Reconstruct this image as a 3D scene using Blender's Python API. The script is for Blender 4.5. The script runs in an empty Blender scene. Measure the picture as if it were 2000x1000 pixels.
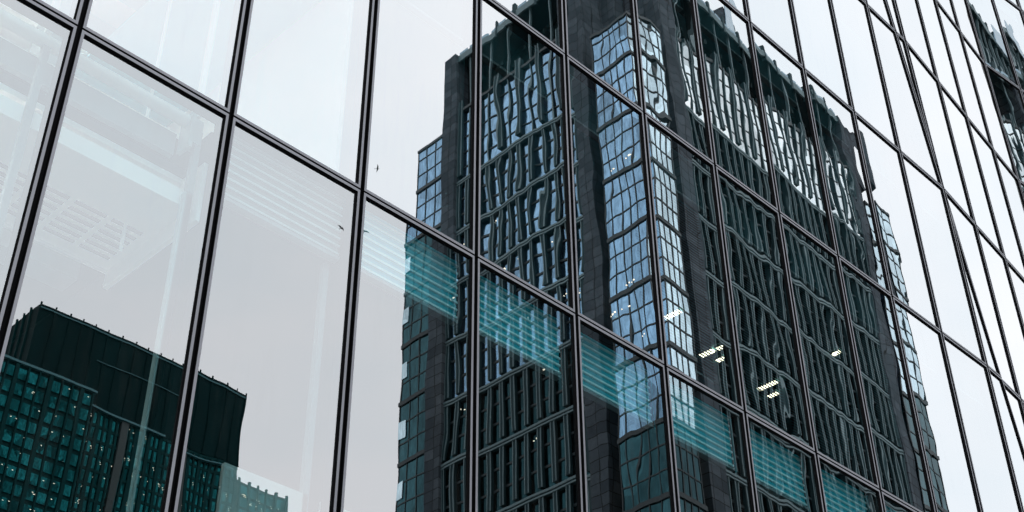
import bpy, bmesh, math, random
from mathutils import Vector, Matrix
random.seed(7)
S = bpy.context.scene
COL = S.collection
R_ = math.radians
ZG = 9.57                      # height of the first visible transom line above the street

# ------------------------------------------------------------------ camera
cam_d = bpy.data.cameras.new('camera'); cam = bpy.data.objects.new('camera', cam_d); COL.objects.link(cam)
r0 = Vector((0.70023375, -0.71388576, -0.00630959))
r1 = Vector((0.41392253, 0.41317607, -0.81114343))
r2 = Vector((0.58167072, 0.56537833, 0.58481323))
m = Matrix(((r0.x, -r1.x, -r2.x), (r0.y, -r1.y, -r2.y), (r0.z, -r1.z, -r2.z))).to_4x4()
m.translation = Vector((-3.177, -7.990, -7.971 + ZG))
cam.matrix_world = m
cam_d.sensor_width = 36; cam_d.lens = 36 * 2646.45 / 2000
cam_d.clip_start = 0.1; cam_d.clip_end = 3000
S.camera = cam

# ------------------------------------------------------------------ world: pale overcast over a Nishita sky
W = bpy.data.worlds.new('World'); S.world = W; W.use_nodes = True
nt = W.node_tree; nt.nodes.clear()
def N(nt, t, **k):
    n = nt.nodes.new(t)
    for a, b in k.items():
        if a in n.inputs: n.inputs[a].default_value = b
        else: setattr(n, a, b)
    return n
def LK(nt, a, b): nt.links.new(a, b)
SUN_EL, SUN_AZ = R_(52), R_(150)
sky = N(nt, 'ShaderNodeTexSky', sky_type='NISHITA', sun_disc=False, sun_elevation=SUN_EL, sun_rotation=SUN_AZ)
bg1 = N(nt, 'ShaderNodeBackground'); bg1.inputs[1].default_value = 0.10
LK(nt, sky.outputs[0], bg1.inputs[0])
tc = N(nt, 'ShaderNodeTexCoord')
mp = N(nt, 'ShaderNodeMapping'); mp.inputs['Scale'].default_value = (1, 1, 2.2)
LK(nt, tc.outputs['Generated'], mp.inputs[0])
nz = N(nt, 'ShaderNodeTexNoise', Scale=2.6, Detail=6.0, Roughness=0.55)
LK(nt, mp.outputs[0], nz.inputs[0])
cr = N(nt, 'ShaderNodeValToRGB')
cr.color_ramp.elements[0].position = 0.35; cr.color_ramp.elements[0].color = (0.86, 0.925, 0.97, 1)
cr.color_ramp.elements[1].position = 0.68; cr.color_ramp.elements[1].color = (1.0, 1.0, 1.02, 1)
LK(nt, nz.outputs['Fac'], cr.inputs[0])
bg2 = N(nt, 'ShaderNodeBackground'); bg2.inputs[1].default_value = 1.75
LK(nt, cr.outputs[0], bg2.inputs[0])
mx = N(nt, 'ShaderNodeMixShader'); mx.inputs[0].default_value = 0.88
LK(nt, bg1.outputs[0], mx.inputs[1]); LK(nt, bg2.outputs[0], mx.inputs[2])
wo = N(nt, 'ShaderNodeOutputWorld'); LK(nt, mx.outputs[0], wo.inputs[0])
# ------------------------------------------------------------------ sun (overcast, soft)
sd = bpy.data.lights.new('sun', 'SUN'); sd.energy = 1.5; sd.angle = R_(14); sd.color = (1, 0.985, 0.96)
so = bpy.data.objects.new('sun', sd); COL.objects.link(so)
sdir = Vector((math.sin(SUN_AZ) * math.cos(SUN_EL), math.cos(SUN_AZ) * math.cos(SUN_EL), math.sin(SUN_EL)))
sdir = Vector((-0.05, 0.50, 0.86)).normalized()
sky.sun_elevation = math.asin(sdir.z); sky.sun_rotation = math.atan2(sdir.x, sdir.y)
so.rotation_euler = sdir.to_track_quat('Z', 'Y').to_euler(); so.location = (0, 0, 120)
S.view_settings.view_transform = 'Standard'; S.view_settings.look = 'None'
S.view_settings.exposure = 0.0; S.view_settings.gamma = 1
S.render.engine = 'CYCLES'
S.cycles.max_bounces = 10; S.cycles.glossy_bounces = 5; S.cycles.transparent_max_bounces = 16
S.cycles.transmission_bounces = 6; S.cycles.diffuse_bounces = 3

# ------------------------------------------------------------------ materials
def mat(name, col, rough=0.6, metal=0.0, spec=0.4, noise=0.0, nscale=6.0, stretch=(1, 1, 1), emit=None, es=0):
    M = bpy.data.materials.new(name); M.use_nodes = True; t = M.node_tree
    b = t.nodes['Principled BSDF']
    b.inputs['Base Color'].default_value = (*col, 1); b.inputs['Roughness'].default_value = rough
    b.inputs['Metallic'].default_value = metal; b.inputs['Specular IOR Level'].default_value = spec
    if noise:
        c = N(t, 'ShaderNodeTexCoord'); mm = N(t, 'ShaderNodeMapping'); mm.inputs['Scale'].default_value = stretch
        LK(t, c.outputs['Object'], mm.inputs[0])
        n = N(t, 'ShaderNodeTexNoise', Scale=nscale, Detail=5.0, Roughness=0.6); LK(t, mm.outputs[0], n.inputs[0])
        r = N(t, 'ShaderNodeMapRange'); r.inputs['To Min'].default_value = 1 - noise; r.inputs['To Max'].default_value = 1 + noise
        LK(t, n.outputs['Fac'], r.inputs[0])
        h = N(t, 'ShaderNodeVectorMath', operation='SCALE'); h.inputs[0].default_value = col
        LK(t, r.outputs[0], h.inputs['Scale']); LK(t, h.outputs[0], b.inputs['Base Color'])
        if rough > 0.15:
            r3 = N(t, 'ShaderNodeMapRange'); r3.inputs['To Min'].default_value = rough * .8; r3.inputs['To Max'].default_value = min(1, rough * 1.2)
            LK(t, n.outputs['Fac'], r3.inputs[0]); LK(t, r3.outputs[0], b.inputs['Roughness'])
    if emit:
        b.inputs['Emission Color'].default_value = (*emit, 1); b.inputs['Emission Strength'].default_value = es
    return M

def glass_mat(name, refl_lo, refl_hi, tint, bow, wave, refl_tint=(0.985, 0.99, 1.0)):
    """coated curtain wall glass: mirror coat over clear tinted pane, each pane slightly bowed and rippled"""
    M = bpy.data.materials.new(name); M.use_nodes = True; t = M.node_tree; t.nodes.clear()
    uv = N(t, 'ShaderNodeUVMap'); oi = N(t, 'ShaderNodeObjectInfo')
    sx = N(t, 'ShaderNodeSeparateXYZ'); LK(t, uv.outputs[0], sx.inputs[0])
    def M1(op, a, b=None, c=None):
        n = N(t, 'ShaderNodeMath', operation=op)
        for i, v in enumerate((a, b, c)):
            if v is None: continue
            if isinstance(v, (int, float)): n.inputs[i].default_value = v
            else: LK(t, v, n.inputs[i])
        return n.outputs[0]
    off = M1('MULTIPLY', oi.outputs['Random'], 57.0)
    cmb = N(t, 'ShaderNodeCombineXYZ'); LK(t, sx.outputs[0], cmb.inputs[0]); LK(t, sx.outputs[1], cmb.inputs[1]); LK(t, off, cmb.inputs[2])
    def noise(scale, st):
        mm = N(t, 'ShaderNodeMapping'); mm.inputs['Scale'].default_value = st; LK(t, cmb.outputs[0], mm.inputs[0])
        n = N(t, 'ShaderNodeTexNoise', Scale=scale, Detail=1.0, Roughness=0.4); LK(t, mm.outputs[0], n.inputs[0])
        return n.outputs['Fac']
    u, v = sx.outputs[0], sx.outputs[1]
    # pillow bow (centre of the pane pulled in), a slow random warp and small roller ripples
    k = M1('MULTIPLY', M1('ADD', oi.outputs['Random'], 0.5), -bow)
    h = M1('MULTIPLY', M1('ADD', M1('MULTIPLY', u, u), M1('MULTIPLY', M1('MULTIPLY', v, v), 0.16)), k)
    rp_ = M1('ADD', M1('MULTIPLY', M1('FRACT', M1('MULTIPLY', oi.outputs['Random'], 7.13)), 1.5), 0.35)
    h = M1('ADD', h, M1('MULTIPLY', noise(0.8, (1.2, 0.9, 1)), M1('MULTIPLY', rp_, wave * 1.7)))
    h = M1('ADD', h, M1('MULTIPLY', noise(2.0, (1.5, 0.7, 1)), M1('MULTIPLY', rp_, wave * 0.34)))
    # a very small tilt of each pane in its gasket
    tl = M1('MULTIPLY', M1('SUBTRACT', M1('FRACT', M1('MULTIPLY', oi.outputs['Random'], 13.7)), 0.5), 0.0060)
    h = M1('ADD', h, M1('MULTIPLY', u, tl))
    bp = N(t, 'ShaderNodeBump'); bp.inputs['Strength'].default_value = 1; bp.inputs['Distance'].default_value = 1.0
    LK(t, h, bp.inputs['Height'])
    gl = N(t, 'ShaderNodeBsdfGlossy'); gl.inputs['Roughness'].default_value = 0.0; gl.inputs[0].default_value = (*refl_tint, 1)
    LK(t, bp.outputs[0], gl.inputs['Normal'])
    tr = N(t, 'ShaderNodeBsdfTransparent'); tr.inputs[0].default_value = (*tint, 1)
    lw = N(t, 'ShaderNodeLayerWeight'); lw.inputs[0].default_value = 0.5
    mr = N(t, 'ShaderNodeMapRange'); mr.inputs['From Min'].default_value = 0.2; mr.inputs['From Max'].default_value = 0.75
    mr.inputs['To Min'].default_value = refl_lo; mr.inputs['To Max'].default_value = refl_hi
    LK(t, lw.outputs['Facing'], mr.inputs[0])
    # the coating differs a little from pane to pane; faint dust gathers in drifts and along the lower edge
    rv = M1('MULTIPLY', mr.outputs[0], M1('ADD', M1('MULTIPLY', M1('FRACT', M1('MULTIPLY', oi.outputs['Random'], 31.3)), 0.05), 0.975))
    ms = N(t, 'ShaderNodeMixShader'); LK(t, rv, ms.inputs[0]); LK(t, tr.outputs[0], ms.inputs[1]); LK(t, gl.outputs[0], ms.inputs[2])
    df = N(t, 'ShaderNodeBsdfDiffuse'); df.inputs[0].default_value = (.42, .41, .39, 1)
    dn = N(t, 'ShaderNodeTexNoise', Scale=2.2, Detail=7.0, Roughness=0.7)
    dm = N(t, 'ShaderNodeMapping'); dm.inputs['Scale'].default_value = (3.2, 0.35, 1); LK(t, cmb.outputs[0], dm.inputs[0]); LK(t, dm.outputs[0], dn.inputs[0])
    dr = N(t, 'ShaderNodeMapRange'); dr.inputs['From Min'].default_value = 0.5; dr.inputs['From Max'].default_value = 0.85
    dr.inputs['To Min'].default_value = 0.0; dr.inputs['To Max'].default_value = 0.035; LK(t, dn.outputs['Fac'], dr.inputs[0])
    md = N(t, 'ShaderNodeMixShader'); LK(t, dr.outputs[0], md.inputs[0]); LK(t, ms.outputs[0], md.inputs[1]); LK(t, df.outputs[0], md.inputs[2])
    o = N(t, 'ShaderNodeOutputMaterial'); LK(t, md.outputs[0], o.inputs[0])
    return M

G_LOW = glass_mat('vision_glass_lower', 0.385, 0.47, (0.70, 0.96, 0.98), 0.0009, 0.0011)
G_MID = glass_mat('vision_glass_upper', 0.52, 0.64, (0.70, 0.92, 0.94), 0.0018, 0.0011)
def clear_mat():
    M = bpy.data.materials.new('glass_inner_face'); M.use_nodes = True; t = M.node_tree; t.nodes.clear()
    tr = N(t, 'ShaderNodeBsdfTransparent'); tr.inputs[0].default_value = (0.97, 0.99, 0.99, 1)
    o = N(t, 'ShaderNodeOutputMaterial'); LK(t, tr.outputs[0], o.inputs[0]); return M
CLEAR = clear_mat()
ALU = mat('anodised_aluminium', (0.28, 0.28, 0.31), 0.45, 0.2, 0.5, noise=0.16, nscale=5, stretch=(4, 4, .6))
BLACK = mat('black_gasket', (0.004, 0.004, 0.005), 0.8, spec=0.1)
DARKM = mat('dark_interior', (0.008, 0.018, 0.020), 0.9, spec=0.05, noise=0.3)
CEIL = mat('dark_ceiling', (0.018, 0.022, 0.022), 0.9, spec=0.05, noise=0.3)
HEAD = mat('header_panel_teal', (0.03, 0.50, 0.60), 0.7, noise=0.1, nscale=3)
HEADD = mat('header_panel_slate', (0.02, 0.075, 0.085), 0.7, noise=0.15, nscale=3)
SLAT = mat('pale_slat', (0.80, 0.97, 0.98), 0.45)
WHITE = mat('white_paint', (0.90, 0.80, 0.77), 0.5, noise=0.04)
OFFW = mat('pale_grey_paint', (0.40, 0.43, 0.43), 0.6, noise=0.06)
GREY = mat('mid_grey_paint', (0.24, 0.26, 0.27), 0.6, noise=0.1)
BLIND = mat('blind_slat_grey', (0.03, 0.032, 0.034), 0.6, spec=0.2)
LAMP = mat('lamp_diffuser', (0.9, 0.85, 0.75), 0.5, emit=(1, 0.74, 0.52), es=9)
LAMP2 = mat('strip_lamp_diffuser', (0.9, 0.9, 0.85), 0.5, emit=(1, 0.95, 0.88), es=70)
SCRN = mat('pale_screen_fabric', (0.55, 0.50, 0.48), 0.8)
CEIL2 = mat('pale_teal_ceiling', (0.12, 0.36, 0.42), 0.8, noise=0.1)
SLATG = mat('grey_slat', (0.50, 0.50, 0.50), 0.5)
HEADG = mat('header_panel_grey', (0.13, 0.15, 0.15), 0.7, noise=.1)
CONC = mat('concrete', (0.35, 0.35, 0.34), 0.85, noise=0.2, nscale=2)
ROOFM = mat('roof_membrane', (0.2, 0.2, 0.2), 0.9, noise=0.2)

# ------------------------------------------------------------------ mesh helpers
class MB:
    def __init__(s, f=None): s.v = []; s.f = []; s.mi = []; s.fn = f or (lambda p: p)
    def box(s, x0, x1, y0, y1, z0, z1, mi=0):
        b = len(s.v)
        for z in (z0, z1):
            for x, y in ((x0, y0), (x1, y0), (x1, y1), (x0, y1)): s.v.append(s.fn((x, y, z)))
        for q in ((0, 3, 2, 1), (4, 5, 6, 7), (0, 1, 5, 4), (1, 2, 6, 5), (2, 3, 7, 6), (3, 0, 4, 7)):
            s.f.append([b + i for i in q]); s.mi.append(mi)
        return s
    def poly(s, pts, mi=0):
        b = len(s.v); s.v += [s.fn(p) for p in pts]; s.f.append(list(range(b, b + len(pts)))); s.mi.append(mi); return s
    def prism(s, lo, hi, mi=0, mi_top=None):
        """lo, hi: matching rings"""
        n = len(lo); b = len(s.v); s.v += [s.fn(p) for p in lo] + [s.fn(p) for p in hi]
        s.f.append([b + i for i in reversed(range(n))]); s.mi.append(mi)
        s.f.append([b + n + i for i in range(n)]); s.mi.append(mi)
        for i in range(n):
            j = (i + 1) % n; s.f.append([b + i, b + j, b + n + j, b + n + i]); s.mi.append(mi if mi_top is None else mi_top)
        return s
    def cyl(s, a, c, r, n=12, mi=0):
        a = Vector(a); c = Vector(c); d = (c - a).normalized(); u = d.orthogonal().normalized(); w = d.cross(u)
        ring = [u * math.cos(6.2832 * i / n) * r + w * math.sin(6.2832 * i / n) * r for i in range(n)]
        return s.prism([tuple(a + q) for q in ring], [tuple(c + q) for q in ring], mi)
    def mesh(s, name, mats, recalc=True):
        me = bpy.data.meshes.new(name); me.from_pydata(s.v, [], s.f)
        for mm in mats: me.materials.append(mm)
        me.polygons.foreach_set('material_index', s.mi)
        if recalc:
            b = bmesh.new(); b.from_mesh(me); bmesh.ops.recalc_face_normals(b, faces=b.faces); b.to_mesh(me); b.free()
        me.update(); return me
def link(name, me, parent=None):
    o = bpy.data.objects.new(name, me); COL.objects.link(o)
    if parent: o.parent = parent
    return o
def build(mb, name, mats, parent=None):
    if not isinstance(mats, (list, tuple)): mats = [mats]
    return link(name, mb.mesh(name, mats), parent)
def tag(o, label=None, cat=None, group=None, kind=None):
    if label: o['label'] = label
    if cat: o['category'] = cat
    if group: o['group'] = group
    if kind: o['kind'] = kind
    return o
def empty(name, loc=(0, 0, 0)):
    e = bpy.data.objects.new(name, None); e.empty_display_size = .3; COL.objects.link(e); e.location = loc; return e
UP = lambda p: (p[0], p[1], p[2] + ZG)            # facade coordinates: z = 0 on the first visible transom

# ------------------------------------------------------------------ the glass facade
H = 3.836
BLD = empty('glass_office_building')
tag(BLD, 'faceted glass curtain wall office block with black jointed grey aluminium frames', 'building')
N0 = Vector((16.5, 0, 0))
aB, aC = R_(5.4), R_(-7.0)
tB = Vector((math.cos(aB), math.sin(aB), 0)); nB = Vector((-math.sin(aB), math.cos(aB), 0))
E0 = N0 + tB * 5.66
tC = Vector((math.cos(aC), math.sin(aC), 0)); nC = Vector((-math.sin(aC), math.cos(aC), 0))
PLN = {'A': (Vector((0, 0, 0)), Vector((1, 0, 0)), Vector((0, 1, 0))), 'B': (N0, tB, nB), 'C': (E0, tC, nC)}
FL = [-1.45, 0, 1, 2, 2.975, 3.925, 4.90, 5.88]                     # floor lines in storey heights
FZ = [f * H for f in FL]

def inset(poly, dv, dh):
    """inset a convex polygon; dv applies to upright edges, dh to level ones"""
    n = len(poly); L = []
    ar = sum(poly[i][0] * poly[(i + 1) % n][1] - poly[(i + 1) % n][0] * poly[i][1] for i in range(n))
    sg = 1 if ar > 0 else -1
    for i in range(n):
        a, b = poly[i], poly[(i + 1) % n]
        dx, dy = b[0] - a[0], b[1] - a[1]; l = math.hypot(dx, dy)
        nx, ny = -dy / l * sg, dx / l * sg
        d = dv if abs(dy) > abs(dx) else dh
        L.append((nx, ny, nx * a[0] + ny * a[1] + d))
    out = []
    for i in range(n):
        a, b = L[i - 1], L[i]; det = a[0] * b[1] - a[1] * b[0]
        out.append(((a[2] * b[1] - a[1] * b[2]) / det, (a[0] * b[2] - a[2] * b[0]) / det))
    return out
NWIN = 0
def unit(frame, poly, gmat):
    """one glazed unit: pane (part) with its aluminium frame and black gasket (sub-parts)"""
    global NWIN
    P, t, n = frame
    w = lambda q, d: tuple(P + t * q[0] + Vector((0, 0, q[1] + ZG)) + n * d)
    outer = inset(poly, 0.024, 0.011); inner = inset(outer, 0.026, 0.031); gl = inset(inner, 0.009, 0.010)
    # pane: subdivided front sheet closed into a thin slab
    mb = MB(); k = len(gl)
    mb.poly([w(q, 0.0) for q in gl], 0); mb.poly([w(q, 0.014) for q in reversed(gl)], 1)
    for i in range(k):
        a, b = gl[i], gl[(i + 1) % k]; mb.poly([w(a, 0), w(b, 0), w(b, .014), w(a, .014)], 1)
    me = mb.mesh('window', [gmat, CLEAR], False)
    cx = sum(q[0] for q in gl) / k; cz = sum(q[1] for q in gl) / k
    uvl = me.uv_layers.new(name='UVMap')
    ring = list(gl) + list(reversed(gl))
    for li, lp in enumerate(me.loops):
        vi = lp.vertex_index
        co = me.vertices[vi].co - P
        uvl.data[li].uv = (co.dot(t) - cx, co.z - ZG - cz)
    # face orientation outward on the front sheet
    if me.polygons[0].normal.dot(n) > 0:
        me.flip_normals()
    o = link('window', me, BLD); NWIN += 1
    def ringmesh(a, b, d0, d1, name, mm):
        q = MB(); kk = len(a)
        for i in range(kk):
            j = (i + 1) % kk
            q.prism([w(a[i], d0), w(a[j], d0), w(b[j], d0), w(b[i], d0)], [w(a[i], d1), w(a[j], d1), w(b[j], d1), w(b[i], d1)], 0, 1)
        return link(name, q.mesh(name, [mm, BLACK]), o)
    ringmesh(outer, inner, -0.028, 0.05, 'frame', ALU)
    ringmesh(inner, gl, -0.006, 0.03, 'gasket', BLACK)
    return o
def gm(r): return G_LOW if r == 0 else G_MID

# A: bays -2..10, rows between floor lines; only what the photograph can see plus a margin
A_top = {-2: 2, -1: 2, 0: 2, 1: 2, 2: 2, 3: 3, 4: 3, 5: 3, 6: 4, 7: 4, 8: 4, 9: 5, 10: 5}
done = set()
for c in range(-2, 11):
    for r in range(0, A_top[c]):
        x0, x1 = c * 1.5, (c + 1) * 1.5; z0, z1 = FZ[r], FZ[r + 1]
        if c == 10:      # the last bay meets the slanting fold above the second floor line
            q0 = 16.5 if r < 3 else 16.5 - (r - 3) * 0.46; q1 = 16.5 if r < 2 else 16.5 - (r - 2) * 0.46
            q0 = 16.5 if r <= 2 else q0
            # rows: r=3 is the storey from floor 2 to floor 3
            q0 = 16.5 - max(0, FL[r] - 2) * 0.46; q1 = 16.5 - max(0, FL[r + 1] - 2) * 0.46
            unit(PLN['A'], [(x0, z0), (q0, z0), (q1, z1), (x0, z1)], gm(r))
        else: unit(PLN['A'], [(x0, z0), (x1, z0), (x1, z1), (x0, z1)], gm(r))
        done.add((c, r))
# the fold: slim facets that pinch out at the second floor line
for r in (3, 4):
    zA, zB = FZ[r], FZ[r + 1]; q = lambda f: 16.5 - (f - 2) * 0.46; p = lambda f: 16.5 - (f - 2) * 0.10
    if r == 3: poly = [(16.5, zA), (p(FL[4]), zB), (q(FL[4]), zB)]
    else: poly = [(q(FL[4]), zA), (p(FL[4]), zA), (p(FL[5]), zB), (q(FL[5]), zB)]
    unit(PLN['A'], poly, G_MID)
qs = lambda f: (2 - f) * 0.575
aF = R_(2.7); tF = Vector((math.cos(aF), math.sin(aF), 0)); nF = Vector((-math.sin(aF), math.cos(aF), 0))
unit((N0, tF, nF), [(0, FZ[2]), (qs(1), FZ[2]), (0, FZ[3])], G_MID)
unit((N0, tF, nF), [(0, FZ[1]), (qs(0), FZ[1]), (qs(1), FZ[2]), (0, FZ[2])], G_MID)
# B
bs = [1.44, 2.86, 4.26, 5.66]
for r in range(1, 7):
    z0, z1 = FZ[r], FZ[r + 1]; f0, f1 = FL[r], FL[r + 1]
    s0 = qs(f0) if f0 < 2 else -0.10 * (f0 - 2); s1 = qs(f1) if f1 < 2 else -0.10 * (f1 - 2)
    if r <= 5: unit(PLN['B'], [(s0, z0), (bs[0], z0), (bs[0], z1), (s1, z1)], G_MID)
    for k in range(3):
        if r == 6 and k == 0: continue
        unit(PLN['B'], [(bs[k], z0), (bs[k + 1], z0), (bs[k + 1], z1), (bs[k], z1)], G_MID)
# C
for r in range(2, 7):
    for k in range(3 if r > 2 else 2):
        unit(PLN['C'], [(k * 1.47, FZ[r]), ((k + 1) * 1.47, FZ[r]), ((k + 1) * 1.47, FZ[r + 1]), (k * 1.47, FZ[r + 1])], G_MID)

# the rest of the glazing, out of the photograph: one continuous sheet with its own frame lines
mb = MB(UP)
for c in range(-5, 11):
    for r in range(0, 7):
        if (c, r) in done: continue
        x0, x1 = c * 1.5 + .03, (c + 1) * 1.5 - .03; z0, z1 = FZ[r] + .03, FZ[r + 1] - .03
        if c == 10: x1 = 15.0
        mb.box(x0, x1, 0.0, 0.02, z0, z1)
G_FAR = mat('reflective_glass_plain', (0.5, 0.55, 0.6), 0.03, 1.0)
tag(build(mb, 'window', G_FAR, BLD), kind='stuff')

UPG = mat('upper_storey_glass', (.10, .13, .14), .04, 1.0, noise=.2, nscale=.4)
ZU = 72
m_ = MB()
for P, t, n, a, b in ((*PLN['A'], -7.5, 16.4), (*PLN['B'], .05, 5.62), (*PLN['C'], .05, 4.4)):
    z = FZ[-1] + .7
    while z < ZU - 3:
        s_ = a
        while s_ < b - .3:
            e_ = min(s_ + 1.5, b); w = lambda s, d, z: tuple(P + t * s + n * d + Vector((0, 0, z + ZG)))
            q = (s_ + .03, e_ - .03)
            m_.prism([w(q[0], 0, z), w(q[1], 0, z), w(q[1], .02, z), w(q[0], .02, z)], [w(q[0], 0, z + 3.75), w(q[1], 0, z + 3.75), w(q[1], .02, z + 3.75), w(q[0], .02, z + 3.75)])
            s_ += 1.5
        z += 3.83
tag(build(m_, 'upper_storey_window', UPG, BLD), kind='stuff')
m_ = MB(UP); m_.prism([(-7.5, .05, FZ[-1] + .65), (16.5, .05, FZ[-1] + .65), (22.1, .6, FZ[-1] + .65), (26.5, .1, FZ[-1] + .65), (26.5, 12.3, FZ[-1] + .65), (-7.5, 12.3, FZ[-1] + .65)], [(-7.5, .05, ZU), (16.5, .05, ZU), (22.1, .6, ZU), (26.5, .1, ZU), (26.5, 12.3, ZU), (-7.5, 12.3, ZU)])
build(m_, 'upper_storeys', BLACK, BLD)

# black carrier grid behind the joints: one mullion per joint line, one transom per floor and facet
def bar(name, P, t, n, s0, s1, d0, d1, z0, z1, mm=BLACK):
    m_ = MB(); w = lambda s, d, z: tuple(P + t * s + n * d + Vector((0, 0, z + ZG)))
    m_.prism([w(s0, d0, z0), w(s1, d0, z0), w(s1, d1, z0), w(s0, d1, z0)], [w(s0, d0, z1), w(s1, d0, z1), w(s1, d1, z1), w(s0, d1, z1)])
    return build(m_, name, mm, BLD)
ZT = FZ[-1]
for c in range(-5, 11): bar('mullion', *PLN['A'], c * 1.5 - .045, c * 1.5 + .045, 0.016, 0.15, FZ[0], ZT)
for s in bs[:-1]: bar('mullion', *PLN['B'], s - .045, s + .045, .016, .15, FZ[0], ZT)
bar('mullion', *PLN['B'], 5.61, 5.70, .018, .15, FZ[0], ZT)
for k in (1, 2, 3): bar('mullion', *PLN['C'], k * 1.47 - .045, k * 1.47 + .045, .016, .15, FZ[0], ZT)
# fold mullion: upright line and slanting line
bar('mullion', *PLN['A'], 16.46, 16.54, .02, .16, FZ[0], FZ[3])
def slant(pa, pb, wdt=.045):
    m_ = MB(); a = Vector(pa); b = Vector(pb); s_ = Vector((wdt, 0, 0)); d = Vector((0, .13, 0))
    m_.prism([tuple(a - s_), tuple(a + s_), tuple(a + s_ + d), tuple(a - s_ + d)], [tuple(b - s_), tuple(b + s_), tuple(b + s_ + d), tuple(b - s_ + d)])
    return build(m_, 'mullion', BLACK, BLD)
k = 5.88 - 2
slant((16.5, .02, FZ[3] + ZG), (16.5 - k * .46, .02, ZT + ZG))
slant((16.5, .022, FZ[3] + ZG), (16.5 - k * .10, .022, ZT + ZG))
pq = N0 + tB * qs(0); slant((pq.x, pq.y + .02, FZ[1] + ZG), (16.5, .024, FZ[3] + ZG))
for z in FZ:
    bar('transom', *PLN['A'], -7.5, 16.45, .022, .14, z - .04, z + .04)
    bar('transom', *PLN['B'], 0.0, 5.6, .026, .14, z - .04, z + .04)
    bar('transom', *PLN['C'], 0.05, 4.4, .022, .14, z - .04, z + .04)

# storey-high interior: header panels at the top of each bay, slabs, suspended ceilings
def header(c, r, mm, lines):
    z1 = FZ[r + 1]; x0, x1 = c * 1.5 + .05, (c + 1) * 1.5 - .05
    m_ = MB(UP)
    m_.box(x0, x1, .20, .24, z1 - .70, z1 + .02)
    if lines:
        for i in range(8): m_.box(x0, x1, .18, .205, z1 - .675 + i * .088, z1 - .675 + i * .088 + .022, 1)
    m_.box(x0, x1, .17, .25, z1 - .735, z1 - .70, 2)
    build(m_, 'header_panel', [mm, SLAT if c > 1 else SLATG, GREY], BLD)
for c in range(1, 11): header(c, 0, HEAD if c > 1 else HEADG, True)
for c in range(1, 11): header(c, 1, HEADD, False)
for c in range(3, 11): header(c, 2, HEADD, False)
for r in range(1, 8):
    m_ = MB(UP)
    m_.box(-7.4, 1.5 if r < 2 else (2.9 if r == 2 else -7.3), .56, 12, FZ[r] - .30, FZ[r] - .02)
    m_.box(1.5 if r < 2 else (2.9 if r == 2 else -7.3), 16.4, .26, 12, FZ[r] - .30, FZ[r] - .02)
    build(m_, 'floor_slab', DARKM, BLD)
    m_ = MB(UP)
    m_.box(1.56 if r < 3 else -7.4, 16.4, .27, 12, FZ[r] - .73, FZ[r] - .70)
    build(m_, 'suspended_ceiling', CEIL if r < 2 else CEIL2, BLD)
# rooms behind the turned facets
m_ = MB(UP)
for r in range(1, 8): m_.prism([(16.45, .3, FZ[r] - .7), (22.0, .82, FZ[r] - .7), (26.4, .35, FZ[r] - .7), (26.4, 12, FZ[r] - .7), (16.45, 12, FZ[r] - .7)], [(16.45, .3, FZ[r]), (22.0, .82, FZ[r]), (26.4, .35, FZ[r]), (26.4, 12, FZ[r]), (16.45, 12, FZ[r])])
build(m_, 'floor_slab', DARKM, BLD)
build(MB(UP).box(-7.5, 26.5, 12, 12.3, -ZG + .02, ZT + .2), 'wall', CONC, BLD)
build(MB(UP).box(-7.8, -7.5, -.02, 12.3, -ZG + .02, ZT + .2), 'wall', CONC, BLD)
build(MB(UP).box(26.5, 26.8, -.1, 12.3, -ZG + .02, ZT + .2), 'wall', CONC, BLD)
build(MB(UP).box(-7.8, 26.8, .3, 12.3, ZT + .2, ZT + .6), 'roof', ROOFM, BLD)
build(MB(UP).box(-7.5, 16.5, .02, .3, ZT + .05, ZT + .6), 'parapet', ALU, BLD)
build(MB(UP).box(-7.5, 26.5, -.05, .3, -ZG + .02, FZ[0] - .05), 'plinth', CONC, BLD)
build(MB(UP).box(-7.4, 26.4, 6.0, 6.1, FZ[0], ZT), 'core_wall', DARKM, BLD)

# ------------------------------------------------------------------ inside the left bays
# upright white edge posts beside the mullions
for c in (0, 1, 2):
    x = c * 1.5
    build(MB(UP).box(x - .12, x - .06, .30, .36, FZ[0] + .05, -.05), 'edge_post', GREY, BLD)
build(MB(UP).box(1.36, 1.44, .30, .36, FZ[0] + .05, -.75), 'edge_post', OFFW, BLD)
build(MB(UP).box(1.35, 1.39, .30, .36, .1, FZ[2] - .75), 'edge_post', WHITE, BLD)
build(MB(UP).box(-.13, -.08, .30, .36, .1, FZ[2] - .75), 'edge_post', WHITE, BLD)
build(MB(UP).box(-7.3, 1.5, .3, 5.9, FZ[0] + .01, FZ[0] + .06), 'bounce_floor', WHITE, BLD)  # unseen white floors added to bounce light up onto the ceilings
build(MB(UP).box(-7.3, 2.9, .57, 5.9, -.01, .05), 'bounce_floor', WHITE, BLD)
# ceiling tray with grille slots
def tray(x0, x1, z, y0=.42, y1=1.72):
    t_ = empty('ceiling_tray', (x1, y1, z + ZG)); f = lambda p: (p[0] - x1, p[1] - y1, p[2] - z)
    build(MB(f).box(x0, x1, y0, y1, z, z + .10).box(x0 - .02, x1 + .03, y0 - .02, y0, z - .03, z + .14).box(x1, x1 + .03, y0, y1 + .03, z - .03, z + .14).box(x0, x1, y1, y1 + .03, z - .03, z + .14), 'panel', WHITE, t_)
    g = MB(f)
    n = int((x1 - x0) / .36)
    for i in range(n):
        a = x1 - .12 - (i + 1) * .36
        for j in range(6): g.box(a + .03, a + .33, 1.00 + j * .105, 1.00 + j * .105 + .045, z - .006, z - .001)
    build(g, 'grille', BLACK, t_); return t_
tag(tray(-.9, 1.56, -.80), 'white slotted ceiling tray hanging behind the left lower panes', 'ceiling panel')
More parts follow.
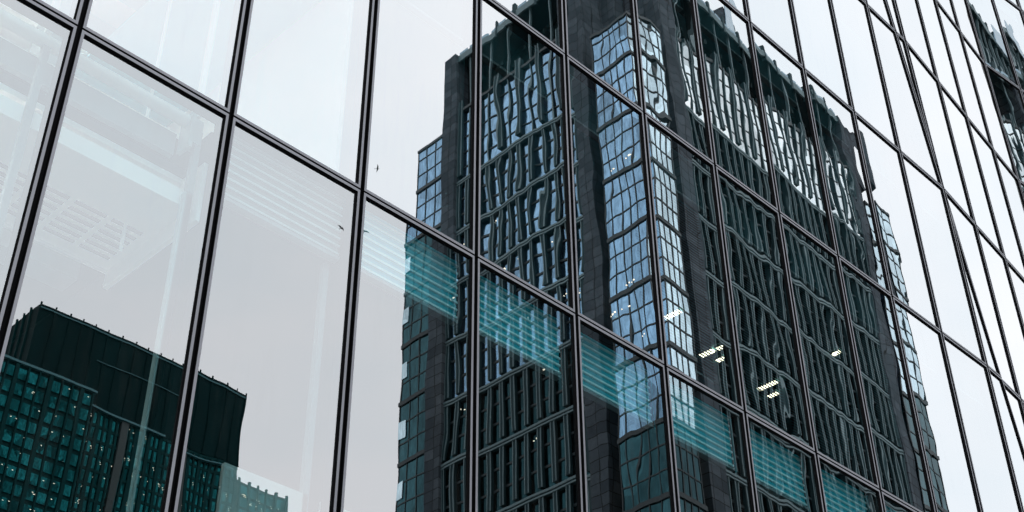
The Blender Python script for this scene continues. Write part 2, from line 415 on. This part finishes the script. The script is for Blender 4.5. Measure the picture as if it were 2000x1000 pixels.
# roller blind tube with its bracket
t_ = empty('blind_roller', (1.3, .35, ZG)); f = lambda p: (p[0] - 1.3, p[1] - .35, p[2])
build(MB(f).cyl((-1.6, .35, .025), (1.30, .35, .025), .062, 20), 'tube', WHITE, t_)
build(MB(f).box(1.29, 1.33, .26, .44, -.30, .09).box(1.335, 1.42, .28, .42, -.22, .05), 'bracket', OFFW, t_)
build(MB(f).box(-1.6, 1.28, .47, .53, -.30, -.06), 'rail', GREY, t_)
tag(t_, 'white roller blind tube with a bracket at its right end, below the transom', 'blind')
# partition and beams seen in the left bays
P_ = MB(UP).box(1.50, 1.55, .3, 1.75, -.98, -.35)
build(P_, 'partition', WHITE, BLD)
build(MB(UP).box(-7.3, 1.5, 5.85, 5.98, .8, FZ[2]), 'partition', OFFW, BLD)
build(MB(UP).box(-7.3, 1.5, .62, 2.7, -.42, -.36), 'suspended_ceiling', WHITE, BLD)
build(MB(UP).box(-7.3, 2.9, .5, 5.8, FZ[2] - .42, FZ[2] - .36), 'suspended_ceiling', WHITE, BLD)
build(MB(UP).box(2.9, 2.95, .3, 5.9, .3, FZ[2] - .36), 'partition', WHITE, BLD)
for y in (1.3, 2.2, 3.1): build(MB(UP).box(-7.3, 2.9, y, y + .28, FZ[2] - .66, FZ[2] - .43), 'beam', GREY, BLD)
for y in (2.3,): build(MB(UP).box(-7.3, 1.5, y, y + .28, -.62, -.43), 'beam', GREY, BLD)
for x in (.55, -.95): build(MB(UP).box(x, x + .30, 2.2, 2.45, -.42, FZ[2] - .42), 'column', OFFW, BLD)
build(MB(UP).cyl((1.23, 1.0, -1.1), (1.23, 1.0, 3.3), .018, 8), 'hanger_rod', WHITE, BLD)
for x, y, z, lb in ((-.9, 1.3, FZ[1] - .62, 'lit strip lamp behind the leftmost lower pane, above the slotted tray'), (1.0, 4.2, FZ[2] - .60, 'added strip lamp brightening the room above the left transom'), (-1.6, 3.6, FZ[2] - .60, 'added strip lamp brightening the room behind the top left corner pane'), (-2.6, 1.3, FZ[1] - .62, 'added strip lamp brightening the room behind the far left lower pane')):
    e = empty('strip_or_fill_lamp', (x, y, z + ZG)); tag(e, lb, 'lamp')  # first strip is a known lamp; the others are added to brighten the rooms
    build(MB().box(-.6, .6, -.07, .07, -.02, .0), 'diffuser', LAMP2, e)
    build(MB().box(-.62, .62, -.1, .1, .0, .05), 'housing', OFFW, e)
# white screens low in the second bay
for x0, x1, lb in ((2.1, 2.93, 'white screen panel low inside the second lower pane from the left'), (3.08, 4.0, 'white screen panel just showing at the foot of the third lower pane')):
    o = MB(lambda p: (p[0] - x0, p[1] - .3, p[2] + 4.9)); o.box(x0, x1, .3, .34, -4.9, -3.05)
    s_ = build(o, 'panel', SCRN); s_.name = 'desk_screen'; s_.location = (x0, .3, ZG - 4.9); tag(s_, lb, 'screen')
    q_ = MB(lambda p: (p[0] - x0, p[1] - .3, p[2] + 4.9)); q_.box(x0 + .1, x0 + .14, .25, .45, -5.2, -4.9).box(x1 - .14, x1 - .1, .25, .45, -5.2, -4.9)
    build(q_, 'foot', GREY, s_)
# venetian blinds behind the middle panes of the second row
for i, c in enumerate((5, 6, 7, 8)):
    x0, x1 = c * 1.5 + .07, (c + 1) * 1.5 - .07; zt = FZ[2] - .74; zb = [.5, .1, .2, .3][i]
    b = empty('venetian_blind', (x0, .3, zb + ZG)); f = lambda p, x0=x0, zb=zb: (p[0] - x0, p[1] - .3, p[2] - zb)
    sl = MB(f); z = zt
    while z > zb:
        sl.prism([(x0, .285, z), (x1, .285, z), (x1, .286, z + .0015), (x0, .286, z + .0015)], [(x0, .318, z + .012), (x1, .318, z + .012), (x1, .317, z + .0135), (x0, .317, z + .0135)]); z -= .044
    build(sl, 'slats', BLIND, b)
    for xx in (x0 + .25, x1 - .25): build(MB(f).cyl((xx, .30, zb), (xx, .30, zt), .0025, 5), 'cord', OFFW, b)
    build(MB(f).box(x0, x1, .28, .32, zb - .03, zb), 'bottom_rail', GREY, b)
    tag(b, ['dark venetian blind behind the pane holding the pale corner bay reflection', 'dark venetian blind behind the pane with the grey stone pier reflection',
            'dark venetian blind in the pane left of the last narrow fins', 'dark venetian blind in the rightmost pane with tower fins'][i], 'blind', 'venetian blinds in the second row')
# lit ceiling lamps
lamps = [(10.55, 2.05, .36, .12, 'lit striped ceiling lamp beside the pale glazed corner reflection'),
         (11.78, 2.36, .30, .12, 'lit ceiling lamp, lower left of the cluster on the stone pier'),
         (11.80, 2.10, .16, .10, 'small lit ceiling lamp, topmost of the cluster on the stone pier'),
         (12.08, 2.32, .16, .10, 'small lit ceiling lamp, lowest of the cluster on the stone pier'),
         (13.26, 2.28, .42, .12, 'long lit ceiling lamp over the dark fins of the middle panes'),
         (13.57, 2.40, .22, .11, 'short lit ceiling lamp just below the long lit one'),
         (13.20, .94, .16, .10, 'small lit ceiling lamp alone in the pane right of the long one')]
for x, y, l, w_, lb in lamps:
    z = FZ[2] - .735; e = empty('ceiling_lamp', (x, y, z + ZG)); tag(e, lb, 'lamp', 'lit lamps on the ceiling of the second row')
    build(MB().box(-w_ / 2, w_ / 2, -l * .4, l * .4, -.03, 0), 'diffuser', LAMP, e)
    build(MB().box(-w_ / 2 - .015, -w_ / 2, -l / 2, l / 2, -.035, 0).box(w_ / 2, w_ / 2 + .015, -l / 2, l / 2, -.035, 0), 'housing', GREY, e)

# ------------------------------------------------------------------ the towers across the street (seen in the glass)
def Vf(p): return (p[0], -p[1], p[2] + ZG)          # built on the far side of the street
def stone_mat():
    M = mat('grey_stone_cladding', (0.08, 0.085, 0.09), 0.8, spec=.08); t = M.node_tree; b = t.nodes['Principled BSDF']
    c = N(t, 'ShaderNodeTexCoord'); s_ = N(t, 'ShaderNodeSeparateXYZ'); LK(t, c.outputs['Object'], s_.inputs[0])
    a = N(t, 'ShaderNodeMath', operation='ADD'); LK(t, s_.outputs[0], a.inputs[0]); LK(t, s_.outputs[1], a.inputs[1])
    cm = N(t, 'ShaderNodeCombineXYZ'); LK(t, a.outputs[0], cm.inputs[0]); LK(t, s_.outputs[2], cm.inputs[1])
    br = N(t, 'ShaderNodeTexBrick', Scale=1.0); br.offset = 0.0
    br.inputs['Color1'].default_value = (.090, .114, .136, 1); br.inputs['Color2'].default_value = (.044, .058, .072, 1)
    br.inputs['Mortar'].default_value = (.012, .012, .012, 1); br.inputs['Mortar Size'].default_value = .028
    br.inputs['Brick Width'].default_value = .95; br.inputs['Row Height'].default_value = .72
    LK(t, cm.outputs[0], br.inputs[0]); n = N(t, 'ShaderNodeTexNoise', Scale=3.0, Detail=6.0); LK(t, c.outputs['Object'], n.inputs[0])
    mm = N(t, 'ShaderNodeMix', data_type='RGBA', blend_type='MULTIPLY'); mm.inputs[0].default_value = .5
    LK(t, br.outputs[0], mm.inputs[6]); LK(t, n.outputs['Fac'], mm.inputs[7]); LK(t, mm.outputs[2], b.inputs['Base Color'])
    return M
STONE = stone_mat()
def tower_glass(name, base, tint, rough=.06, streak=.5, vmin=.6, vmax=1.15):
    """blue-green office glass; streaky sky reflection painted into its tint, tone varied by cell"""
    M = bpy.data.materials.new(name); M.use_nodes = True; t = M.node_tree; b = t.nodes['Principled BSDF']
    c = N(t, 'ShaderNodeTexCoord'); mp_ = N(t, 'ShaderNodeMapping'); mp_.inputs['Scale'].default_value = (1.2, 1.2, .25)
    LK(t, c.outputs['Object'], mp_.inputs[0]); n = N(t, 'ShaderNodeTexNoise', Scale=5.0, Detail=6.0, Roughness=.7); LK(t, mp_.outputs[0], n.inputs[0])
    vo = N(t, 'ShaderNodeTexVoronoi', Scale=.55); vm = N(t, 'ShaderNodeMapping'); vm.inputs['Scale'].default_value = (1, 1, .45)
    LK(t, c.outputs['Object'], vm.inputs[0]); LK(t, vm.outputs[0], vo.inputs[0])
    r = N(t, 'ShaderNodeMapRange'); r.inputs['From Min'].default_value = .3; r.inputs['From Max'].default_value = .7
    r.inputs['To Min'].default_value = 1 - streak; r.inputs['To Max'].default_value = 1 + streak * .5; LK(t, n.outputs['Fac'], r.inputs[0])
    sp = N(t, 'ShaderNodeSeparateColor'); LK(t, vo.outputs['Color'], sp.inputs[0])
    r2_ = N(t, 'ShaderNodeMapRange'); r2_.inputs['To Min'].default_value = vmin; r2_.inputs['To Max'].default_value = vmax; LK(t, sp.outputs[0], r2_.inputs[0])
    ml = N(t, 'ShaderNodeMath', operation='MULTIPLY'); LK(t, r.outputs[0], ml.inputs[0]); LK(t, r2_.outputs[0], ml.inputs[1])
    sc = N(t, 'ShaderNodeVectorMath', operation='SCALE'); sc.inputs[0].default_value = tint; LK(t, ml.outputs[0], sc.inputs['Scale'])
    LK(t, sc.outputs[0], b.inputs['Base Color']); b.inputs['Metallic'].default_value = 1.0; b.inputs['Roughness'].default_value = rough
    bp = N(t, 'ShaderNodeBump'); bp.inputs['Strength'].default_value = .25; bp.inputs['Distance'].default_value = .02; LK(t, n.outputs['Fac'], bp.inputs['Height']); LK(t, bp.outputs[0], b.inputs['Normal'])
    return M
TG_BLUE = tower_glass('tower_glass_blue', None, (.23, .40, .57))  # tones of one glass, painted for the sky each face and height mirrors
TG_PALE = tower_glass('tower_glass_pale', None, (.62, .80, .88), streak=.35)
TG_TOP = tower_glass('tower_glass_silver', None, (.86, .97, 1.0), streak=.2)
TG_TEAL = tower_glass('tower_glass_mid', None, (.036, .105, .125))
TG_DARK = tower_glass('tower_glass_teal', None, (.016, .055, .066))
FIN = mat('slate_fin', (.018, .042, .050), .6, 0, .12, noise=.4, nscale=2)
FINE = mat('fin_edge_pale', (.085, .14, .155), .5, .1, noise=.2)
BARM = mat('glazing_bar_dark', (.008, .02, .025), .5)
CROWN = mat('crown_louvre', (.006, .017, .019), .7, 0, .05, noise=.4, nscale=1.5)
TIP = mat('roof_glass_tip', (.22, .34, .42), .2, .3)
LIT = mat('office_lamp', (.9, .85, .7), .5, emit=(1, .92, .72), es=1.6)

T1 = empty('office_tower', Vf((61.5, 38, -ZG)))
tag(T1, 'stone and glass tower with vertical fins and glazed corner bays, reflected across the middle panes', 'building')
def tf(root):
    o = root.location
    return lambda p: (p[0] - o.x, -p[1] - o.y, p[2] + ZG - o.z)
F1 = tf(T1)
def tb(name, mats, boxes, root=T1, F=None):
    m_ = MB(F or F1)
    for b in boxes: m_.box(*b)
    return build(m_, name, mats, root)
ZB = -ZG + .02; ZR = 63.4
# core and rear
tb('wall', STONE, [(49.2, 72.8, 31.4, 50.2, ZB, 57.7)])
tb('wall', STONE, [(48.9, 51.5, 32.3, 35.1, ZB, ZR), (72.7, 75.8, 31.0, 50.2, ZB, ZR)])
for b in ((46.5, 49.5, 33.75, 35.15, ZB, ZR), (46.3, 48.9, 45.95, 47.35, ZB, ZR), (49.9, 51.6, 29.45, 32.4, ZB, ZR), (72.4, 74.0, 29.4, 32.2, ZB, ZR), (74.0, 75.4, 29.43, 32.2, 57.5, ZR - .02)):
    tb('stone_pier', STONE, [b])
SH = 4.33; DW = .34
levels = [50.9 - SH * i for i in range(13)]                       # floor bands below the tall top storey
levels = [z for z in levels if z > -8]
def face_box(face, u0, u1, d0, d1, z0, z1, mi=0):
    """u runs along the face, d is depth behind the face plane"""
    if face == 'L': return (46.5 + d0, 46.5 + d1, u0, u1, z0, z1, mi)
    return (u0, u1, 29.45 + d0, 29.45 + d1, z0, z1, mi)
faces = {'L': (35.15, 45.95, 5), 'R': (51.6, 72.4, 10)}
fin_n = 0; rest = MB(F1)
def fin(face, u, w_, d0, z0, z1):
    global fin_n
    b1 = face_box(face, u - w_ / 2, u + w_ / 2, d0, DW, z0, z1, 0); b2 = face_box(face, u - w_ / 2 - .01, u - w_ / 2 + .06, d0 - .04, d0 + .01, z0, z1, 1); b3 = face_box(face, u + w_ / 2 - .06, u + w_ / 2 + .01, d0 - .04, d0 + .01, z0, z1, 1)
    if fin_n < 98: build(MB(F1).box(*b1).box(*b2).box(*b3), 'fin', [FIN, FINE], T1); fin_n += 1
    else: rest.box(*b1).box(*b2).box(*b3)
for face, (u0, u1, nb) in faces.items():
    st = (u1 - u0) / nb; gm_ = TG_BLUE if face == 'L' else TG_PALE
    # glazing strips storey by storey
    DT = DW if face == 'L' else .16
    tb('window_band', TG_TOP if face == 'R' else gm_, [face_box(face, u0, u1, DT, DT + .15, 51.1, 57.7)])
    for i in range(len(levels)):
        z1 = levels[i] - .15; z0 = (levels[i + 1] + .2) if i + 1 < len(levels) else ZB
        gmm = (TG_BLUE if i < 4 else TG_DARK) if face == 'L' else (TG_TEAL if i < 3 else TG_DARK)  # lower storeys painted darker where dim surroundings would be mirrored
        tb('window_band', gmm, [face_box(face, u0, u1, DW, DW + .15, z0, z1)])
        tb('glazing_bars', BARM, [face_box(face, u0, u1, DW - .06, DW + .01, z0 + (z1 - z0) * q - .07, z0 + (z1 - z0) * q + .07) for q in (.0, .36, .7)])
    tb('glazing_bars', BARM, [face_box(face, u0, u1, DT - (.06 if face == 'L' else .03), DT + .01, z - .04, z + .04) for z in (52.3, 53.7, 55.1, 56.5)] + [face_box(face, u0, u1, .1, DW + .01, 57.6, 57.85)])
    for z in levels:
        tb('floor_band', [FIN, FINE], [face_box(face, u0, u1, .12, 1.3, z - .15, z + .2, 0), face_box(face, u0, u1, .04, .12, z + .05, z + .2, 1), face_box(face, u0, u1, .04, .12, z - .15, z - .05, 1)])
    for b in range(nb + 1):
        u = u0 + b * st
        if 0 < b < nb or True:
            fin(face, min(max(u, u0 + .2), u1 - .2), .40 if face == 'L' else .36, .08 if face == 'L' else .05, 51.6, 58.6)
        if b < nb:
            um = u + st / 2
            tb('mullion', [FIN, FINE], [face_box(face, um - .05, um + .05, DT - .1, DT, 51.1, 57.9, 0), face_box(face, um - .055, um + .055, DT - .13, DT - .1, 51.1, 57.9, 1)])
            tb('crown_fin', FINE, [face_box(face, um - .06, um + .06, .3, .5, 57.9, 62.9)])
    for i in range(len(levels)):
        z1 = levels[i] - .15; z0 = (levels[i + 1] + .2) if i + 1 < len(levels) else ZB
        for b in range(nb * 2 + 1):
            u = u0 + b * st / 2
            fin(face, min(max(u, u0 + .15), u1 - .15), .33, .12, z0 + .25, z1 - .0)
    # crown: deep dark recess under a roof edge
    tb('crown_wall', CROWN, [face_box(face, u0, u1, 2.6, 2.8, 57.7, 63.0)])
    tb('crown_beam', CROWN, [face_box(face, u0, u1, 2.2, 2.6, 60.0, 60.4)] + [face_box(face, u0 + st * q - .1, u0 + st * q + .1, .7, 2.6, 60.0, 60.4) for q in range(1, nb)])
    tb('roof_edge', [FIN, FINE], [face_box(face, u0, u1, .2, 2.7, 62.9, 63.25, 0), face_box(face, u0, u1, .05, .2, 62.7, 63.3, 1)])
    for b in range(nb):
        for q in (0.25, .75):
            u = u0 + (b + q) * st; m_ = MB(F1)
            a = face_box(face, u - .42, u + .42, .1, .16, 63.25, 63.6)
            m_.box(*a[:6]); build(m_, 'roof_glass', TIP, T1)
        u = u0 + b * st + .2
        tb('roof_spike', FIN, [face_box(face, u - .12, u + .12, 0, .3, 62.4, 64.0)])
if rest.v: tag(build(rest, 'fin', [FIN, FINE], T1), kind='stuff')
tb('roof', CROWN, [(49.0, 72.8, 32.0, 50.0, 62.5, 62.9)])
# glazed corner bays
def bay(x0, x1, y0, y1, zt, gl_l, gl_r, nl, nr, off=0.0, zs=ZB):
    b_ = tb('corner_bay', [gl_l, gl_r], [])
    m_ = MB(F1)
    m_.box(x0, x0 + .1, y0, y1, zs, zt, 0); m_.box(x0 + .1, x1, y0, y0 + .1, zs, zt, 1); m_.box(x0 + .1, x1 - .05, y1 - .1, y1, zs, zt, 0); m_.box(x1 - .1, x1, y0 + .1, y1 - .1, zs, zt, 1)
    if zs > ZB: m_.box(x0, x1, y0, y1, ZB, zs, 2)
    b_.data = m_.mesh('corner_bay', [gl_l, gl_r, TG_TEAL])
    bars = MB(F1); z = 55.55 - off; i = 0
    while z > 0:
        h = .14 if i % 3 == 2 else .04; e = .1 if i % 3 == 2 else .04
        if z < zt + .1: bars.box(x0 - e, x1 + e, y0 - e, y1 + e, z - h, z + h)
        z -= SH / 3; i += 1
    bars.box(x0 - .08, x1 + .08, y0 - .08, y1 + .08, zt - .1, zt + .12)
    for k_ in range(nl + 1):
        y = y0 + (y1 - y0) * k_ / nl; bars.box(x0 - .045, x0 + .05, y - .032, y + .032, ZB, zt)
    for k_ in range(1, nr + 1):
        x = x0 + (x1 - x0) * k_ / nr; bars.box(x - .032, x + .032, y0 - .045, y0 + .05, ZB, zt)
    build(bars, 'glazing_bars', BARM, b_)
    build(MB(F1).box(x0 + .2, x1 - .15, y0 + .2, y1 - .2, zs + .1, zt - .3), 'core', BARM, b_)
bay(46.39, 48.85, 29.25, 32.75, 55.6, TG_BLUE, TG_PALE, 5, 4, .6, 26.07)
bay(46.6, 49.2, 47.4, 50.4, 56.5, TG_BLUE, TG_PALE, 3, 2, 0, 48.33)
bay(75.0, 77.3, 29.7, 33.8, 56.2, TG_BLUE, TG_PALE, 3, 2, .3, 39.37)
for i in range(11):      # opaque corner panes, painted pale in place of sky showing through
    z = 47.0 - 4.33 * i
    tb('corner_pane', TG_PALE, [(46.52, 46.62, 49.75, 50.42, z - 1.2, z)])
# lit lamps seen in tower windows
lm = [('L', 36.2, 46.0), ('L', 37.2, 45.6), ('L', 38.3, 34.9), ('L', 39.2, 34.3), ('L', 36.8, 33.4)]
def small_lamps(root, F, pts, name='office_light'):
    for p in pts:
        build(MB(F).box(p[0] - .12, p[0] - .06, p[1] - .06, p[1] + .06, p[2] - .03, p[2] + .03).box(p[0] - .12, p[0] - .06, p[1] + .22, p[1] + .30, p[2] - .1, p[2] - .05), name, LIT, root)
rnd = random.Random(3)
pts = []
for i in range(9): pts.append((46.3, rnd.uniform(29.8, 32.4), rnd.choice([44.0, 42.2, 37.9, 33.6, 35.2, 31.5, 39.6]) + rnd.uniform(-.2, .2)))
for i in range(14): pts.append((46.9, rnd.uniform(35.5, 45.5), rnd.choice(levels[1:6]) - .7 + rnd.uniform(-.3, .1)))
small_lamps(T1, F1, pts)

# second, farther tower (low left panes)
T2 = empty('office_tower', Vf((150, 300, -ZG)))
tag(T2, 'dark teal office tower with a windowless crown, reflected in the lower left panes', 'building')
F2 = tf(T2)
t2 = lambda name, mats, boxes: tb(name, mats, boxes, T2, F2)
X0, X1, Y0, Y1, ZC, ZT2 = 117.5, 184.3, 281.6, 335, 163.7, 186.9
TC = mat('far_tower_crown', (.0004, .013, .0145), .6, 0, .04, noise=.5, nscale=.25, stretch=(1, 1, .2))
TW = mat('far_tower_wall', (.001, .026, .028), .6, 0, .05, noise=.3, nscale=.3)
TGF = tower_glass('far_tower_glass', None, (.008, .11, .12), streak=1.0, vmin=.3, vmax=1.4)
TPI = mat('far_tower_pier', (.02, .035, .037), .7, noise=.2, nscale=.3)
TED = mat('far_tower_edge', (.03, .12, .14), .4)
t2('crown', TC, [(X0, X1, Y0, Y1, ZC, ZT2)])
t2('wall', TW, [(X0, X1, Y0 + .6, Y1, ZB, ZC)])
for i in range(17):
    x = X0 + (X1 - X0) * i / 16
    t2('crown_post', TC, [(x - .18, x + .18, Y0 - .3, Y0, ZC, ZT2 + .5)])
for i in range(12):
    y = Y0 + 4 * i + 4
    t2('crown_post', TW, [(X0 - .5, X0, y - .22, y + .22, ZC, ZT2 + .5)])
t2('crown_rail', TED, [(X0, X1, Y0 - .35, Y0 - .05, ZT2 - 1.2, ZT2 - .9)])
t2('crown_rail', TED, [(X0 + 19, X1 - 18, Y0 - .35, Y0 - .05, ZT2 - 9.6, ZT2 - 9.45)])
t2('ledge', TED, [(X0 - .8, X1 - 24, Y0 - .9, Y0, ZC - .25, ZC + .25)])
t2('ledge', TED, [(X1 - 20, X1 - 2, Y0 - .9, Y0, ZC - 2.2, ZC - 1.9)])
for i in range(22):
    z1 = ZC - 1.0 - i * 3.9; z0 = z1 - 2.9
    t2('window_band', TGF, [(X0 + .5, X1 - .5, Y0 + .3, Y0 + .58, z0, z1), (X0 + .3, X0 + .5, Y0 + 2, Y1 - 2, z0, z1)])
    t2('floor_band', TW, [(X0, X1, Y0 + .1, Y0 + .3, z1 + .1, z1 + .9)])
for i in range(34):
    x = X0 + 1 + (X1 - X0 - 2) * i / 33
    wide = i in (6, 7, 15, 24)
    t2('pier' if wide else 'mullion', TPI if wide else TW, [(x - (1.0 if wide else .25 + .25 * (i % 2)), x + (1.0 if wide else .25 + .25 * (i % 2)), Y0 - (.5 if wide else .1), Y0 + .6, ZB, ZC - .3)])
t2('roof_plant', TW, [(X0 + 22, X0 + 34, Y0 + 9, Y0 + 20, ZT2, ZT2 + 3.2), (X0 + 40, X0 + 44, Y0 + 6, Y0 + 12, ZT2, ZT2 + 2.2)])
# front block with its left flank in view
FX0, FY0, FZt = 128.0, 262.0, 156.0
t2('front_block', TW, [(FX0 - 38, FX0, FY0 + .4, Y0 + 20, ZB, FZt)])
for i in range(20):
    z1 = FZt - 1.2 - i * 3.9
    t2('window_band', TGF, [(FX0 - 37.5, FX0 - .4, FY0 + .1, FY0 + .38, z1 - 2.7, z1)])
for i in range(14):
    x = FX0 - 37.5 + i * 2.85; t2('mullion', TW, [(x - (.2 if i % 3 else .5), x + (.2 if i % 3 else .5), FY0 - .3, FY0 + .4, ZB, FZt)])
t2('ledge', TED, [(FX0 - 38.5, FX0 + .5, FY0 - .5, FY0 + .4, FZt - .2, FZt + .4)])
# lower right wing
t2('wing', TW, [(X1 + .2, X1 + 17.5, Y0 + 1.0, Y0 + 25, ZB, 160.4)])
for i in range(12):
    z1 = 159.2 - i * 3.9; t2('window_band', TGF, [(X1 + .6, X1 + 17, Y0 + .7, Y0 + .98, z1 - 2.9, z1)])
for i in range(6): t2('mullion', TW, [(X1 + .8 + i * 3.3, X1 + 1.4 + i * 3.3, Y0 + .3, Y0 + 1.0, ZB, 161.2)])
pts = MB(F2)
for i in range(420):
    x = rnd.uniform(X0 + 1, X1 - 1); z = ZC - 1.6 - 3.9 * rnd.randint(0, 18) - rnd.uniform(0, .8)
    if rnd.random() < .5 and z > ZC - 12: continue
    if rnd.random() < .25: x = rnd.uniform(X1 + 1, X1 + 16); z = min(z, 156)
    if rnd.random() < .3:
        xx = rnd.uniform(FX0 - 37, FX0 - 1); zz = FZt - 1.6 - 3.9 * rnd.randint(0, 15) - rnd.uniform(0, .6); pts.box(xx - .16, xx + .16, FY0 + .02, FY0 + .06, zz - .07, zz + .07)
    k_ = rnd.uniform(.06, .2); pts.box(x - k_, x + k_, Y0 - .02, Y0 + .02, z - .07, z + .07)
    if rnd.random() < .5: pts.box(x + .1, x + .35, Y0 - .02, Y0 + .02, z - .6, z - .48)
tag(build(pts, 'office_light', LIT, T2), kind='stuff')

# third tower: slate fins, added to fill the reflection in the far right facet
def mirC(v): return v - 2 * ((v - E0).dot(nC)) * nC
DR = Vector((math.cos(R_(28.57)), math.sin(R_(28.57)), 0))
CP = Vector((-3.177, -7.990, 0))
d3 = Vector((56.84, 19.23, 0)).normalized(); P3 = CP + d3 * 200 - Vector((math.cos(R_(2.8)), math.sin(R_(2.8)), 0)) * 9
v3 = Vector((math.cos(R_(2.8)), math.sin(R_(2.8)), 0)); w3 = Vector((-v3.y, v3.x, 0))
o3 = mirC(P3 + v3 * 25 + w3 * 15)
T3 = empty('office_tower', (o3.x, o3.y, 0))
tag(T3, 'slate finned tower added to fill the reflection in the turned facet at the far right edge', 'building')
def F3(p):
    q = mirC(P3 + v3 * p[0] + w3 * p[1]); return (q.x - o3.x, q.y - o3.y, p[2] + ZG)
t3 = lambda name, mats, boxes: tb(name, mats, boxes, T3, F3)
Z3 = 184.0
t3('wall', STONE, [(0, 62, 1.6, 34, ZB, Z3 - 12)])
t3('crown', CROWN, [(1, 61, 3.5, 32, Z3 - 12, Z3 - 1)])
t3('stone_pier', STONE, [(-1.5, 1.2, 0, 4, ZB, Z3)])
t3('roof_edge', [FIN, FINE], [(0, 62, 0.1, 3.4, Z3 - 1.2, Z3, 0), (0, 62, -.1, .1, Z3 - 1.3, Z3 + .1, 1)])
t3('roof_glass', TIP, [(-1.2, 4.6, -.3, -.15, Z3 - 7, Z3 + 4)])
t3('roof_glass', TIP, [(26, 34, -.3, -.15, Z3 - 1, Z3 + 4)])
t3('window_band', TG_PALE, [(1.2, 62, 1.4, 1.6, Z3 - 27, Z3 - 12.5)])
for i in range(20):
    z1 = Z3 - 28 - i * 8.0; t3('window_band', TG_DARK if i else TG_TEAL, [(1.2, 62, 1.4, 1.6, z1 - 7.2, z1)])
    t3('floor_band', [FIN, FINE], [(1.2, 62, .3, 1.6, z1, z1 + .8, 0), (1.2, 62, .1, .3, z1, z1 + .3, 1)])
t3('glazing_bars', BARM, [(1.2, 62, 1.3, 1.39, Z3 - 12 - 2.9 * i, Z3 - 11.8 - 2.9 * i) for i in range(1, 6)])
for i in range(1, 19):
    u = i * 3.3
    t3('fin', [FIN, FINE], [(u - .45, u + .45, 0.2, 1.3, ZB, Z3 - 10, 0), (u - .5, u + .5, .05, .2, ZB, Z3 - 10, 1)])
    t3('crown_fin', FINE, [(u - .12, u + .12, .4, .9, Z3 - 10, Z3 - 1.2)])
    t3('roof_spike', FIN, [(u - .3, u + .3, 0, .8, Z3 - 2, Z3 + 2.2)])

# ------------------------------------------------------------------ birds over the street (seen in the glass)
BIRD = mat('bird_feathers', (.03, .03, .03), .7, noise=.2)
for i, (p, rz, fl, lb) in enumerate((((21.54, -23.46, 24.72), .6, .7, 'small black gull with raised wings reflected beside the second mullion'),
                       ((20.84, -24.0, 21.85), 1.4, .35, 'tiny black bird reflected below the transom, left of the mullion'),
                       ((21.49, -23.5, 21.86), 2.0, .45, 'tiny black bird reflected below the transom, right of the mullion'),
                       ((29.79, -14.66, 21.42), .2, .4, 'tiny dark bird reflected against the grey stone pier'))):
    m_ = MB()
    secs = [(-.16, .004), (-.11, .018), (-.02, .030), (.07, .026), (.12, .018), (.145, .016), (.17, .006)]
    rings = [[(y, math.cos(a) * r, math.sin(a) * r) for a in [k_ * math.pi / 4 for k_ in range(8)]] for y, r in secs]
    for a, b in zip(rings, rings[1:]):
        m_.prism(a, b)
    body = build(m_, 'bird', BIRD); body.location = (p[0], p[1], p[2] + ZG); body.rotation_euler = (.2, -.1, rz)
    sc = .5 if i == 0 else .45; body.scale = (sc, sc, sc)
    for s in (1, -1):
        w_ = MB(); th = .006
        prof = [(.06, 0, 0), (.08, .13 * s, .09 * fl * 1.6), (.03, .30 * s, .12 * fl), (-.06, .40 * s, .05 * fl), (-.03, .26 * s, .08 * fl), (-.05, .12 * s, .05 * fl), (-.05, 0, 0)]
        w_.prism([(a, b, c - th) for a, b, c in prof], [(a, b, c + th) for a, b, c in prof])
        build(w_, 'wing', BIRD, body)
    build(MB().prism([(-.14, -.01, -.004), (-.14, .01, -.004), (-.23, .035, -.004), (-.23, -.035, -.004)], [(-.14, -.01, .004), (-.14, .01, .004), (-.23, .035, .004), (-.23, -.035, .004)]), 'tail', BIRD, body)
    tag(body, lb, 'bird')

# ------------------------------------------------------------------ the street
def sheet(name, x0, x1, y0, y1, z, mm):
    o = link(name, MB().poly([(x0, y0, z), (x1, y0, z), (x1, y1, z), (x0, y1, z)]).mesh(name, [mm])); tag(o, kind='structure'); return o
ASPH = mat('asphalt', (.05, .05, .052), .9, noise=.3, nscale=20)
PAVE = mat('paving_stone', (.26, .25, .24), .85, noise=.2, nscale=3)
sheet('ground', -900, 900, -900, 900, -.004, PAVE)
sheet('road', -900, 900, -20, -10.5, 0.0, ASPH)
for nm, y0, y1 in (('pavement', -10.3, -.06), ('pavement', -29.0, -20.2)):
    o = build(MB().box(-300, 300, y0, y1, -.02, .12), nm, PAVE); tag(o, kind='structure')
for y0 in (-10.5, -20.2):
    o = build(MB().box(-300, 300, y0 + .003, y0 + .197, -.02, .125), 'kerb', CONC); tag(o, kind='structure')
o = build(MB().box(-300, 300, -15.3, -15.2, 0.002, .006), 'road_marking', WHITE); tag(o, kind='structure')
print('windows', NWIN, 'objects', len(bpy.data.objects))
